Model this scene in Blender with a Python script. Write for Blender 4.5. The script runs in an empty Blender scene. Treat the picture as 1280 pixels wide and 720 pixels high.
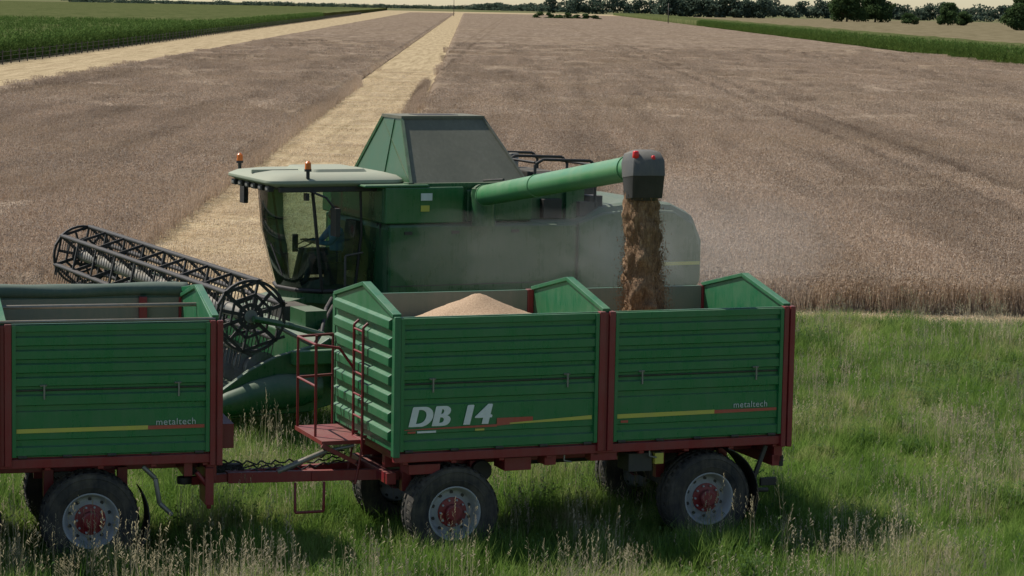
import bpy, bmesh, math, random
from mathutils import Vector, Matrix, Euler, noise
random.seed(7)
R=random.random
def U(a,b): return a+(b-a)*random.random()
scn=bpy.context.scene
COL=scn.collection
pi=math.pi

# ---------------------------------------------------------------- materials
def newmat(name):
    m=bpy.data.materials.new(name); m.use_nodes=True
    nt=m.node_tree; nt.nodes.clear()
    return m,nt
def N(nt,t,**k):
    n=nt.nodes.new(t)
    for a,b in k.items(): setattr(n,a,b)
    return n
def L(nt,a,b): nt.links.new(a,b)
def ramp(nt,fac,stops):
    r=nt.nodes.new('ShaderNodeValToRGB')
    e=r.color_ramp.elements
    e[0].position=stops[0][0]; e[0].color=(*stops[0][1],1)
    e[1].position=stops[-1][0]; e[1].color=(*stops[-1][1],1)
    for p,c in stops[1:-1]:
        x=e.new(p); x.color=(*c,1)
    L(nt,fac,r.inputs[0]); return r.outputs[0]
def coord(nt,world=False,scale=(1,1,1),rot=0.0):
    if world:
        o=N(nt,'ShaderNodeNewGeometry').outputs['Position']
    else: o=N(nt,'ShaderNodeTexCoord').outputs['Object']
    mp=N(nt,'ShaderNodeMapping'); mp.inputs['Scale'].default_value=scale; mp.inputs['Rotation'].default_value=(0,0,rot)
    L(nt,o,mp.inputs[0]); return mp.outputs[0]
def noi(nt,co,scale,detail=4,rough=.6):
    n=N(nt,'ShaderNodeTexNoise'); n.inputs['Scale'].default_value=scale; n.inputs['Detail'].default_value=detail; n.inputs['Roughness'].default_value=rough
    L(nt,co,n.inputs['Vector']); return n.outputs['Fac']
def mix(nt,f,a,b,mode='MIX'):
    m=N(nt,'ShaderNodeMix',data_type='RGBA',blend_type=mode)
    if isinstance(f,(int,float)): m.inputs[0].default_value=f
    else: L(nt,f,m.inputs[0])
    for i,v in ((6,a),(7,b)):
        if isinstance(v,tuple): m.inputs[i].default_value=(*v,1)
        else: L(nt,v,m.inputs[i])
    return m.outputs[2]
def mth(nt,op,a,b=0,clamp=False):
    m=N(nt,'ShaderNodeMath',operation=op); m.use_clamp=clamp
    for i,v in ((0,a),(1,b)):
        if isinstance(v,(int,float)): m.inputs[i].default_value=v
        else: L(nt,v,m.inputs[i])
    return m.outputs[0]
def finish(nt,col,rough=.6,metal=0,bump=None,bstr=.3,bdist=.01,spec=.5,trans=0,m=None):
    b=N(nt,'ShaderNodeBsdfPrincipled'); 
    if isinstance(col,tuple): b.inputs['Base Color'].default_value=(*col,1)
    else: L(nt,col,b.inputs['Base Color'])
    if isinstance(rough,(int,float)): b.inputs['Roughness'].default_value=rough
    else: L(nt,rough,b.inputs['Roughness'])
    b.inputs['Metallic'].default_value=metal
    b.inputs['Specular IOR Level'].default_value=spec
    if bump is not None:
        bn=N(nt,'ShaderNodeBump'); bn.inputs['Strength'].default_value=bstr; bn.inputs['Distance'].default_value=bdist
        L(nt,bump,bn.inputs['Height']); L(nt,bn.outputs[0],b.inputs['Normal'])
    out=N(nt,'ShaderNodeOutputMaterial')
    L(nt,b.outputs[0],out.inputs[0])
def matte(nt,col,trans=0):
    d=N(nt,'ShaderNodeBsdfDiffuse'); L(nt,col,d.inputs[0]); out=N(nt,'ShaderNodeOutputMaterial')
    if trans:
        t=N(nt,'ShaderNodeBsdfTranslucent'); L(nt,col,t.inputs[0]); ms=N(nt,'ShaderNodeMixShader'); ms.inputs[0].default_value=trans
        L(nt,d.outputs[0],ms.inputs[1]); L(nt,t.outputs[0],ms.inputs[2]); L(nt,ms.outputs[0],out.inputs[0])
    else: L(nt,d.outputs[0],out.inputs[0])
def paint(name,col,rough=.4,dust=.3,dcol=(.30,.25,.18),up=.6,metal=0,spec=.5,scl=2.0):
    m,nt=newmat(name)
    co=coord(nt)
    n1=noi(nt,co,scl,6,.65); n2=noi(nt,co,scl*14,4,.7)
    st=noi(nt,coord(nt,scale=(6,6,.7)),3,4,.6)
    g=N(nt,'ShaderNodeNewGeometry'); sp=N(nt,'ShaderNodeSeparateXYZ'); L(nt,g.outputs['Normal'],sp.inputs[0])
    upf=mth(nt,'MULTIPLY',mth(nt,'MAXIMUM',sp.outputs[2],0),up)
    d=mth(nt,'MULTIPLY',mth(nt,'SUBTRACT',mth(nt,'ADD',n1,mth(nt,'MULTIPLY',st,.6)),.62,True),dust*2.2)
    d=mth(nt,'ADD',d,mth(nt,'MULTIPLY',upf,mth(nt,'ADD',n1,.5)))
    d=mth(nt,'MULTIPLY',d,mth(nt,'ADD',mth(nt,'MULTIPLY',n2,.8),.6),True)
    d=mth(nt,'MINIMUM',d,.9)
    c=mix(nt,d,col,dcol)
    r=mth(nt,'ADD',mth(nt,'MULTIPLY',d,.5),rough,True)
    finish(nt,c,r,metal,n2,.08,.005,spec)
    return m
M={}
M['tgreen']=paint('trailer_green_paint',(.004,.155,.050),.26,.17,(.2,.2,.15),up=.3,spec=.6)
M['tinner']=paint('trailer_inner_dusty',(.16,.20,.15),.7,.5,(.30,.28,.22))
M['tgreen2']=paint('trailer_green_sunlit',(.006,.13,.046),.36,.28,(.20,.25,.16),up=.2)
M['red']=paint('trailer_red_paint',(.22,.010,.017),.38,.3,(.18,.12,.09),up=.35)
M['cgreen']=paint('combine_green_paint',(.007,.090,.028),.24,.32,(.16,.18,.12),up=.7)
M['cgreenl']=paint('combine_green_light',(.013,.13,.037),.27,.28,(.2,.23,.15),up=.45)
M['auger']=paint('auger_green',(.05,.23,.085),.3,.3,(.28,.32,.2),up=.3)
M['roof']=paint('cab_roof_dusty',(.27,.31,.22),.5,.6,(.35,.35,.26),up=.6)
M['tank']=paint('tank_cover_dusty',(.12,.12,.085),.75,.7,(.21,.20,.15),up=.3,scl=1.2)
M['black']=paint('black_plastic',(.012,.012,.013),.5,.25,(.12,.10,.08),up=.4)
M['dark']=paint('dark_metal',(.03,.03,.03),.5,.5,(.12,.10,.07),up=.5)
M['hood']=paint('spout_hood',(.07,.07,.07),.5,.5,(.2,.18,.14),up=.5)
M['steel']=paint('steel',(.25,.25,.24),.4,.4,(.2,.17,.12),metal=.6)
M['rim']=paint('rim_grey',(.36,.38,.39),.45,.5,(.24,.21,.16),up=.2)
M['rubber']=paint('tyre_rubber',(.022,.023,.025),.75,1.0,(.12,.105,.08),up=.3,spec=.3,scl=3)
M['yellow']=paint('stripe_yellow',(.55,.50,.08),.45,.2)
M['redstripe']=paint('stripe_red',(.45,.07,.04),.45,.2)
M['white']=paint('lettering_white',(.72,.74,.72),.5,.25,up=.1)
M['lettering']=paint('small_lettering',(.55,.56,.54),.5,.3,up=.1)
M['orange']=paint('beacon_orange',(.75,.16,.01),.3,.05,up=.1)
M['redlamp']=paint('lamp_red',(.7,.01,.01),.3,0,up=0)
M['tarp']=paint('tarp_green',(.03,.085,.06),.6,.4,(.16,.18,.14),up=.5)
M['seat']=paint('seat_cloth',(.03,.03,.035),.8,.1,up=.1)
M['shirt']=paint('shirt_blue',(.08,.22,.45),.85,.05,up=.05)
M['trousers']=paint('trousers',(.03,.04,.07),.85,.05,up=.05)
M['skin']=paint('skin',(.5,.28,.19),.55,0,up=0)
M['hair']=paint('hair',(.05,.03,.02),.7,0,up=0)
def glass():
    m,nt=newmat('cab_glass')
    tr=N(nt,'ShaderNodeBsdfTransparent'); tr.inputs[0].default_value=(.60,.74,.66,1)
    gl=N(nt,'ShaderNodeBsdfGlossy'); gl.inputs['Roughness'].default_value=.04; gl.inputs[0].default_value=(.9,.95,.95,1)
    df=N(nt,'ShaderNodeBsdfDiffuse'); df.inputs[0].default_value=(.14,.17,.12,1)
    lw=N(nt,'ShaderNodeFresnel'); lw.inputs[0].default_value=1.6
    m1=N(nt,'ShaderNodeMixShader')
    mm=mth(nt,'MULTIPLY',noi(nt,coord(nt),2.5,5,.6),.16)
    L(nt,mm,m1.inputs[0]); L(nt,tr.outputs[0],m1.inputs[1]); L(nt,df.outputs[0],m1.inputs[2])
    m2=N(nt,'ShaderNodeMixShader'); L(nt,lw.outputs[0],m2.inputs[0]); L(nt,m1.outputs[0],m2.inputs[1]); L(nt,gl.outputs[0],m2.inputs[2])
    o=N(nt,'ShaderNodeOutputMaterial'); L(nt,m2.outputs[0],o.inputs[0]); return m
M['glass']=glass()
m,nt=newmat('grain'); co=coord(nt); n=noi(nt,co,55,3,.8); n2=noi(nt,co,3,3)
c=ramp(nt,n,[(.3,(.24,.14,.075)),(.5,(.46,.31,.18)),(.7,(.64,.47,.30))]); c=mix(nt,mth(nt,'MULTIPLY',n2,.35),c,(.34,.21,.12))
finish(nt,c,.8,0,n,.6,.02); M['grain']=m
m,nt=newmat('falling_grain'); co=coord(nt,scale=(9,9,2.2)); n=noi(nt,co,4,6,.75)
c=ramp(nt,n,[(.3,(.10,.05,.025)),(.5,(.28,.165,.085)),(.7,(.52,.34,.19))])  # darker than the heaped grain: backlit shade is put into this colour
finish(nt,c,.9,0,n,.8,.05); M['stream']=m
def wheatmat(name,near):
    m,nt=newmat(name)
    w=coord(nt,True)
    rows=coord(nt,True,(1,.06,1),0.0202)
    big=noi(nt,w,.05,3,.6); med=noi(nt,rows,.5,3,.65)
    if near:
        fine=noi(nt,coord(nt,True,(1,.7,1.5)),9,1,.8)
        c=ramp(nt,fine,[(.28,(.34,.245,.165)),(.5,(.62,.485,.36)),(.72,(.86,.71,.55))])
    else:
        f1=noi(nt,coord(nt,True,(1,.35,1)),6,3,.75); f2=noi(nt,coord(nt,True,(1,.22,1)),.9,4,.75)
        fine=mth(nt,'ADD',mth(nt,'MULTIPLY',f1,.5),mth(nt,'MULTIPLY',f2,.5))
        c=ramp(nt,fine,[(.38,(.095,.069,.048)),(.5,(.225,.170,.122)),(.62,(.40,.315,.235))])
    c=mix(nt,mth(nt,'MULTIPLY',mth(nt,'SUBTRACT',med,.42,True),1.7),c,(.20,.145,.10) if near else (.16,.115,.08))
    c=mix(nt,mth(nt,'MULTIPLY',mth(nt,'SUBTRACT',big,.47,True),1.8,True),c,(.50,.38,.255) if near else (.30,.225,.145))
    sp=N(nt,'ShaderNodeSeparateXYZ'); L(nt,rows,sp.inputs[0])
    fr=mth(nt,'FRACT',mth(nt,'MULTIPLY',mth(nt,'ADD',sp.outputs[0],500.0),1/24.0))
    tl=mth(nt,'LESS_THAN',mth(nt,'ABSOLUTE',mth(nt,'SUBTRACT',mth(nt,'ABSOLUTE',mth(nt,'SUBTRACT',fr,.5)),.04)),.010)
    c=mix(nt,mth(nt,'MULTIPLY',tl,.35),c,(.14,.10,.07))
    if near: matte(nt,c,.28)
    else:
        d=N(nt,'ShaderNodeBsdfDiffuse'); L(nt,c,d.inputs[0]); bn=N(nt,'ShaderNodeBump'); bn.inputs['Strength'].default_value=.9; bn.inputs['Distance'].default_value=.3
        L(nt,fine,bn.inputs['Height']); L(nt,bn.outputs[0],d.inputs['Normal']); o=N(nt,'ShaderNodeOutputMaterial'); L(nt,d.outputs[0],o.inputs[0])
    return m
M['wheat']=wheatmat('wheat_canopy',False); M['wheatstalk']=wheatmat('wheat_stalk',True)
m,nt=newmat('straw_stubble'); 
rows=coord(nt,True,(1,.05,1),0.0202); r1=noi(nt,rows,1.6,5,.7); fi=noi(nt,coord(nt,True,(1,.5,1)),4,6,.8); bg=noi(nt,coord(nt,True),.15,3)
c=ramp(nt,fi,[(.3,(.20,.145,.085)),(.5,(.47,.36,.22)),(.7,(.70,.57,.39))])
c=mix(nt,mth(nt,'MULTIPLY',mth(nt,'SUBTRACT',r1,.43,True),4.0,True),c,(.25,.18,.105)); c=mix(nt,mth(nt,'MULTIPLY',bg,.3),c,(.30,.27,.14))
matte(nt,c); M['stubble']=m
m,nt=newmat('straw'); oi=N(nt,'ShaderNodeObjectInfo')
c=ramp(nt,oi.outputs['Random'],[(0,(.52,.40,.25)),(.5,(.68,.55,.38)),(1,(.80,.68,.49))]); matte(nt,c,.35); M['straw']=m
m,nt=newmat('grass_ground'); a=noi(nt,coord(nt,True),.35,6,.7); b=noi(nt,coord(nt,True),7,5,.8)
c=ramp(nt,b,[(.3,(.04,.06,.014)),(.6,(.11,.15,.04)),(.8,(.18,.19,.065))]); c=mix(nt,mth(nt,'MULTIPLY',mth(nt,'SUBTRACT',a,.5,True),2.0,True),c,(.16,.15,.06)); matte(nt,c); M['gground']=m
def grassmat(name,stops,dry):
    m,nt=newmat(name)
    fn=noi(nt,coord(nt,True),6,2,.75); big=noi(nt,coord(nt,True),.5,4,.75)
    f=mth(nt,'ADD',mth(nt,'MULTIPLY',fn,.8),mth(nt,'MULTIPLY',mth(nt,'SUBTRACT',big,.46),2.2),True)
    c=ramp(nt,f,stops)
    g=N(nt,'ShaderNodeNewGeometry'); sp=N(nt,'ShaderNodeSeparateXYZ'); L(nt,g.outputs['Position'],sp.inputs[0])
    c=mix(nt,mth(nt,'MULTIPLY',mth(nt,'SUBTRACT',sp.outputs[2],.12,True),dry,True),c,(.42,.38,.19))
    matte(nt,c,.45); return m
M['grass']=grassmat('grass_blades',[(0,(.06,.13,.022)),(.35,(.145,.25,.045)),(.6,(.235,.335,.08)),(.8,(.38,.38,.16)),(1,(.48,.42,.24))],.5)
M['seed']=grassmat('grass_seed',[(0,(.32,.27,.17)),(1,(.55,.46,.32))],.3)
M['weed']=grassmat('weed_leaves',[(0,(.07,.14,.04)),(1,(.17,.24,.09))],.1)
def leafmat(name,a,b,scl=.4,tr=.2):
    m,nt=newmat(name); n=noi(nt,coord(nt,True),scl,5,.75)
    c=ramp(nt,n,[(.35,a),(.65,b)]); matte(nt,c,tr); return m
M['corn']=leafmat('corn_leaves',(.045,.095,.022),(.15,.22,.06),scl=1.2)
M['corntop']=leafmat('corn_canopy',(.045,.062,.02),(.125,.13,.055),.25,0)
M['tree']=leafmat('tree_foliage',(.03,.058,.02),(.09,.13,.05),.25,.25)
M['treefar']=leafmat('far_foliage_hazed',(.055,.08,.055),(.10,.13,.09),.1,.2)  # greyer and bluer than the near trees: distance haze put into the colour
M['bark']=paint('bark',(.09,.07,.05),.9,.1)
M['wood']=paint('post_wood',(.09,.08,.07),.9,.2)
m,nt=newmat('far_field'); a=noi(nt,coord(nt,True,(1,.3,1)),.01,5,.6)
c=ramp(nt,a,[(.35,(.10,.12,.05)),(.55,(.17,.155,.085)),(.7,(.08,.11,.04))]); matte(nt,c); M['ground']=m
m,nt=newmat('brown_field'); a=noi(nt,coord(nt,True,(1,.15,1)),.25,6,.75)
c=ramp(nt,a,[(.35,(.12,.10,.055)),(.65,(.23,.19,.115))]); matte(nt,c); M['bfield']=m

# ---------------------------------------------------------------- mesh builder
class MB:
    def __init__(s,*mats): s.v=[];s.f=[];s.m=[];s.sm=[];s.mats=list(mats)
    def add(s,vs,fs,mi=0,sm=False):
        o=len(s.v); s.v+= [tuple(v) for v in vs]; 
        for f in fs: s.f.append([i+o for i in f]); s.m.append(mi); s.sm.append(sm)
        return s
    def box(s,x0,x1,y0,y1,z0,z1,mi=0):
        vs=[(x0,y0,z0),(x1,y0,z0),(x1,y1,z0),(x0,y1,z0),(x0,y0,z1),(x1,y0,z1),(x1,y1,z1),(x0,y1,z1)]
        return s.add(vs,[(0,3,2,1),(4,5,6,7),(0,1,5,4),(1,2,6,5),(2,3,7,6),(3,0,4,7)],mi)
    def cyl(s,p0,p1,r0,r1=None,mi=0,seg=12,cap=True):
        if r1 is None: r1=r0
        p0=Vector(p0);p1=Vector(p1); d=(p1-p0).normalized()
        a=d.orthogonal().normalized(); b=d.cross(a)
        vs=[];fs=[]
        for p,r in((p0,r0),(p1,r1)):
            for i in range(seg):
                t=2*pi*i/seg; vs.append(p+a*math.cos(t)*r+b*math.sin(t)*r)
        for i in range(seg):
            j=(i+1)%seg; fs.append((i,j,seg+j,seg+i))
        s.add(vs,fs,mi,seg>6)
        if cap: s.add(vs,[tuple(range(seg))[::-1],tuple(range(seg,2*seg))],mi)
        return s
    def path(s,pts,r,mi=0,seg=8):
        for a,b in zip(pts[:-1],pts[1:]): s.cyl(a,b,r,r,mi,seg)
        return s
    def beam(s,p0,p1,w,h,mi=0):
        p0=Vector(p0);p1=Vector(p1); d=(p1-p0).normalized(); up=Vector((0,0,1))
        if abs(d.z)>.95: up=Vector((0,1,0))
        a=d.cross(up).normalized(); b=a.cross(d)
        vs=[p+a*(i*w/2)+b*(j*h/2) for p in(p0,p1) for i,j in((-1,-1),(1,-1),(1,1),(-1,1))]
        return s.add(vs,[(3,2,1,0),(4,5,6,7),(0,1,5,4),(1,2,6,5),(2,3,7,6),(3,0,4,7)],mi)
    def prism(s,prof,y0,y1,mi=0,axis='y',cap=True,sm=False):
        n=len(prof)
        def P(a,b,t): return (a,t,b) if axis=='y' else ((t,a,b) if axis=='x' else (a,b,t))
        vs=[P(a,b,y0) for a,b in prof]+[P(a,b,y1) for a,b in prof]
        fs=[(i,(i+1)%n,n+(i+1)%n,n+i) for i in range(n)]
        s.add(vs,fs,mi,sm)
        if cap: s.add(vs,[tuple(range(n))[::-1],tuple(range(n,2*n))],mi)
        return s
    def lathe(s,prof,c,mi=0,seg=40,sm=True,flip=1):
        vs=[];fs=[]
        for r,y in prof:
            for i in range(seg):
                t=2*pi*i/seg; vs.append((c[0]+r*math.cos(t),c[1]+y*flip,c[2]+r*math.sin(t)))
        for k in range(len(prof)-1):
            for i in range(seg):
                j=(i+1)%seg; fs.append((k*seg+i,k*seg+j,(k+1)*seg+j,(k+1)*seg+i))
        return s.add(vs,fs,mi,sm)
    def loft(s,rings,mi=0,sm=True,cap0=True,cap1=True,closed=True):
        n=len(rings[0]); vs=[p for r in rings for p in r]; fs=[]
        for k in range(len(rings)-1):
            for i in range(n if closed else n-1):
                j=(i+1)%n; fs.append((k*n+i,k*n+j,(k+1)*n+j,(k+1)*n+i))
        s.add(vs,fs,mi,sm)
        if cap0: s.add(rings[0],[tuple(range(n))[::-1]],mi)
        if cap1: s.add(rings[-1],[tuple(range(n))],mi)
        return s
    def make(s,name,parent=None,bevel=0,link=True,fixn=True):
        me=bpy.data.meshes.new(name); me.from_pydata(s.v,[],s.f); 
        for m in s.mats: me.materials.append(M[m] if isinstance(m,str) else m)
        me.polygons.foreach_set('material_index',s.m); me.polygons.foreach_set('use_smooth',s.sm)
        me.update()
        if fixn:
            bm=bmesh.new(); bm.from_mesh(me)
            bmesh.ops.remove_doubles(bm,verts=bm.verts,dist=.0004)
            bmesh.ops.recalc_face_normals(bm,faces=bm.faces); bm.to_mesh(me); bm.free()
        ob=bpy.data.objects.new(name,me)
        if link: COL.objects.link(ob)
        if parent: ob.parent=parent
        if bevel:
            b=ob.modifiers.new('bevel','BEVEL'); b.width=bevel; b.segments=2; b.limit_method='ANGLE'; b.angle_limit=math.radians(40)
        return ob
def empty(name,loc,rz=0):
    e=bpy.data.objects.new(name,None); COL.objects.link(e); e.location=loc; e.rotation_euler=(0,0,rz); e.empty_display_size=.3; return e
def text(name,body,loc,size,parent,mat,shear=0,off=0,sx=1,ext=.002,copies=1,dx=.01):
    cu=bpy.data.curves.new(name,'FONT'); cu.body=body; cu.size=size; cu.shear=shear; cu.offset=off; cu.extrude=ext; cu.space_character=1.08
    tmp=bpy.data.objects.new('tmp',cu); COL.objects.link(tmp)
    dg=bpy.context.evaluated_depsgraph_get(); me=bpy.data.meshes.new_from_object(tmp.evaluated_get(dg))
    bpy.data.objects.remove(tmp); me.materials.clear(); me.materials.append(M[mat])
    for k in range(copies):
        ob=bpy.data.objects.new(name,me); COL.objects.link(ob)
        ob.parent=parent; ob.location=(loc[0]+dx*k,loc[1]-.0006*k,loc[2]+(.006 if k%2 else 0)); ob.rotation_euler=(pi/2,0,0); ob.scale=(sx,1,1)
    return ob

# ---------------------------------------------------------------- scatter via geometry nodes
def scatter(name,pts,protos):
    me=bpy.data.meshes.new(name); me.from_pydata([p[0] for p in pts],[],[])
    a=me.attributes.new('sc','FLOAT_VECTOR','POINT'); a.data.foreach_set('vector',[c for p in pts for c in p[1]])
    a=me.attributes.new('ro','FLOAT_VECTOR','POINT'); a.data.foreach_set('vector',[c for p in pts for c in p[2]])
    a=me.attributes.new('ix','INT','POINT'); a.data.foreach_set('value',[p[3] for p in pts])
    ob=bpy.data.objects.new(name,me); COL.objects.link(ob)
    pc=bpy.data.collections.new(name+'_source')
    for i,p in enumerate(protos):
        p.name='%s_piece_%02d'%(name,i); pc.objects.link(p)
    ng=bpy.data.node_groups.new(name+'_scatter','GeometryNodeTree')
    ng.interface.new_socket('Geometry',in_out='INPUT',socket_type='NodeSocketGeometry')
    ng.interface.new_socket('Geometry',in_out='OUTPUT',socket_type='NodeSocketGeometry')
    n=ng.nodes; gi=n.new('NodeGroupInput'); go=n.new('NodeGroupOutput'); ip=n.new('GeometryNodeInstanceOnPoints')
    ci=n.new('GeometryNodeCollectionInfo'); ci.inputs['Collection'].default_value=pc
    ci.inputs['Separate Children'].default_value=True; ci.inputs['Reset Children'].default_value=True
    def attr(nm,t):
        q=n.new('GeometryNodeInputNamedAttribute'); q.data_type=t; q.inputs['Name'].default_value=nm; return q.outputs['Attribute']
    e2r=n.new('FunctionNodeEulerToRotation')
    lk=ng.links.new
    lk(gi.outputs[0],ip.inputs['Points']); lk(ci.outputs[0],ip.inputs['Instance']); ip.inputs['Pick Instance'].default_value=True
    lk(attr('ix','INT'),ip.inputs['Instance Index']); lk(attr('ro','FLOAT_VECTOR'),e2r.inputs[0]); lk(e2r.outputs[0],ip.inputs['Rotation'])
    lk(attr('sc','FLOAT_VECTOR'),ip.inputs['Scale']); lk(ip.outputs[0],go.inputs[0])
    md=ob.modifiers.new('scatter','NODES'); md.node_group=ng
    return ob
def blade(mb,x,y,h,w,lean,ang,mi=0,z0=0,segs=3):
    ca,sa=math.cos(ang),math.sin(ang); pa=ang+pi/2+U(-.5,.5); wx,wy=math.cos(pa)*w/2,math.sin(pa)*w/2
    vs=[];fs=[]
    for k in range(segs+1):
        t=k/segs; px=x+ca*lean*t*t; py=y+sa*lean*t*t; pz=z0+h*(t-.15*t*t*min(1,lean/h)); q=(1-t)**.6 if k<segs else 0.08
        vs+= [(px-wx*q,py-wy*q,pz),(px+wx*q,py+wy*q,pz)]
    for k in range(segs): fs.append((2*k,2*k+1,2*k+3,2*k+2))
    mb.add(vs,fs,mi); return vs[-1]

# ================================================================ CAMERA
F=3110.; P=math.radians(6.4614); RO=math.radians(1.0872); H=6.5013
cam=bpy.data.cameras.new('camera'); co_=bpy.data.objects.new('camera',cam); COL.objects.link(co_)
right=Vector((1,0,0)); up=Vector((0,math.sin(P),math.cos(P))); fw=Vector((0,math.cos(P),-math.sin(P)))
r2=right*math.cos(RO)+up*math.sin(RO); u2=up*math.cos(RO)-right*math.sin(RO)
mt=Matrix((r2,u2,-fw)).transposed().to_4x4(); mt.translation=Vector((0,0,H)); co_.matrix_world=mt
cam.sensor_width=36; cam.lens=F/1280*36; cam.clip_end=20000; cam.clip_start=.5; scn.camera=co_

# ================================================================ LIGHT
tosun=Vector((-.52,.28,.80)).normalized()
sl=bpy.data.lights.new('sun','SUN'); sl.energy=5.0; sl.angle=math.radians(.5); sl.color=(1,.95,.87)
so=bpy.data.objects.new('sun',sl); COL.objects.link(so); so.rotation_euler=tosun.to_track_quat('Z','Y').to_euler()
w=bpy.data.worlds.new('World'); scn.world=w; w.use_nodes=True; nt=w.node_tree; nt.nodes.clear()
sk=nt.nodes.new('ShaderNodeTexSky'); sk.sky_type='NISHITA'; sk.sun_disc=False
sk.sun_elevation=math.asin(tosun.z); sk.sun_rotation=math.atan2(tosun.x,tosun.y); sk.air_density=1.0; sk.dust_density=.3
bg=nt.nodes.new('ShaderNodeBackground'); bg.inputs[1].default_value=.10
ow=nt.nodes.new('ShaderNodeOutputWorld'); nt.links.new(sk.outputs[0],bg.inputs[0]); nt.links.new(bg.outputs[0],ow.inputs[0])
scn.view_settings.view_transform='Standard'; scn.view_settings.look='None'; scn.view_settings.exposure=0

# ================================================================ GROUND
def sheet(name,poly,z,mat):
    mb=MB(mat); mb.add([(x,y,z) for x,y in poly],[tuple(range(len(poly)))]); return mb.make(name)
def sm(t): t=max(0,min(1,t)); return t*t*(3-2*t)
def gz(x,y): return -.22*(1-sm((y-43)/6.5))+.03*noise.noise(Vector((x*.8,y*.8,0)))
sheet('ground',[(-9000,50.2),(9000,50.2),(9000,14000),(-9000,14000)],-.03,'ground')
sheet('ground.001',[(-9000,-200),(9000,-200),(9000,50.2),(-9000,50.2)],-.27,'gground')
mb=MB('gground'); nx,ny=150,90; x0,x1,y0,y1=-34,34,10,51.6
vs=[];fs=[]
for j in range(ny+1):
    for i in range(nx+1):
        x=x0+(x1-x0)*i/nx; y=y0+(y1-y0)*j/ny
        if j==ny: y+=noise.noise(Vector((x*.6,3,0)))*.5
        vs.append((x,y,gz(x,y)))
for j in range(ny):
    for i in range(nx): a=j*(nx+1)+i; fs.append((a,a+1,a+nx+2,a+nx+1))
mb.add(vs,fs,0,True); mb.make('grass_verge')
sheet('stubble_field',[(-80,50.9),(90,50.9),(110,2500),(-160,2500)],-.004,'stubble')
SL=-.0202
def xl_a(y): return -30.5-.027*y
def xl_b(y): return -8.45+SL*y
def xr_a(y): return -3.15+SL*y
def xr_b(y): return 57+.012*y
def canopy(name,fa,fb,y0,y1,h,mat,cols,amp,base=0.0,step0=.8,grow=1.03,slope=True):
    ys=[y0]; st=step0
    while ys[-1]<y1: ys.append(ys[-1]+st); st*=grow
    mb=MB(mat); vs=[]; 
    for j,y in enumerate(ys):
        for i in range(cols+1):
            t=i/cols; x=fa(y)+(fb(y)-fa(y))*t
            z=h+amp*noise.noise(Vector((x*.35,y*.35,0)))+amp*.7*noise.noise(Vector((x*1.7,y*1.7,3)))
            if slope and (j==0 or i in(0,cols)): z=.05
            vs.append((x+noise.noise(Vector((y*.4,i,0)))*.15,y+noise.noise(Vector((x*.4,7,0)))*.2,z))
    n=cols+1; fs=[]
    for j in range(len(ys)-1):
        for i in range(cols): a=j*n+i; fs.append((a,a+1,a+n+1,a+n))
    low=[(v[0],v[1],base) for v in vs[:n]]; o=len(vs); vs+=low
    fs+=[(i,i+1,o+i+1,o+i) for i in range(n-1)]
    for side in(0,cols):
        o=len(vs); idx=[j*n+side for j in range(len(ys))]; vs+=[(vs[q][0],vs[q][1],base) for q in idx]
        fs+=[(idx[j],idx[j+1],o+j+1,o+j) for j in range(len(ys)-1)]
    mb.add(vs,fs,0,True); return mb.make(name,fixn=False)
canopy('wheat_field',lambda y:xr_a(y)+.45,xr_b,56.0,1900,.50,'wheat',150,.07)
canopy('wheat_field.001',xl_a,lambda y:xl_b(y)-.45,50.0,1900,.50,'wheat',70,.07)

def stalk(mb,x,y,sc=1):
    h=U(.50,.74); la=U(0,2*pi); ln=U(.02,.13)
    tx,ty=x+ln*math.cos(la),y+ln*math.sin(la); w=.004*sc; pa=U(0,pi); wx,wy=math.cos(pa)*w,math.sin(pa)*w
    mb.add([(x-wx,y-wy,0),(x+wx,y+wy,0),(tx+wx,ty+wy,h),(tx-wx,ty-wy,h)],[(0,1,2,3)])
    ex,ey,ez=tx+math.cos(la)*.05*sc,ty+math.sin(la)*.05*sc,h+U(.01,.06); q=.012*sc
    c=Vector(((tx+ex)/2,(ty+ey)/2,(h+ez)/2+.012))
    s_=Vector((-math.sin(la)*q,math.cos(la)*q,0)); zq=Vector((0,0,q))
    mb.add([(tx,ty,h-.02),c+zq,c+s_,c-zq,c-s_,(ex,ey,ez)],[(0,1,2),(0,2,3),(0,3,4),(0,4,1),(5,2,1),(5,3,2),(5,4,3),(5,1,4)])
    if R()<.35: blade(mb,x,y,h*.75,.012*sc,U(.08,.2),U(0,2*pi),0,.05,2)
def wheat_patch(s,n,sc):
    mb=MB('wheatstalk')
    for i in range(n): stalk(mb,U(-s/2,s/2),U(-s/2,s/2),sc)
    return mb.make('t',link=False,fixn=False)
wp=[wheat_patch(1.0,200,1) for _ in range(4)]+[wheat_patch(1.6,230,1.35) for _ in range(4)]+[wheat_patch(3.0,290,2.0) for _ in range(4)]
pts=[]
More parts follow.
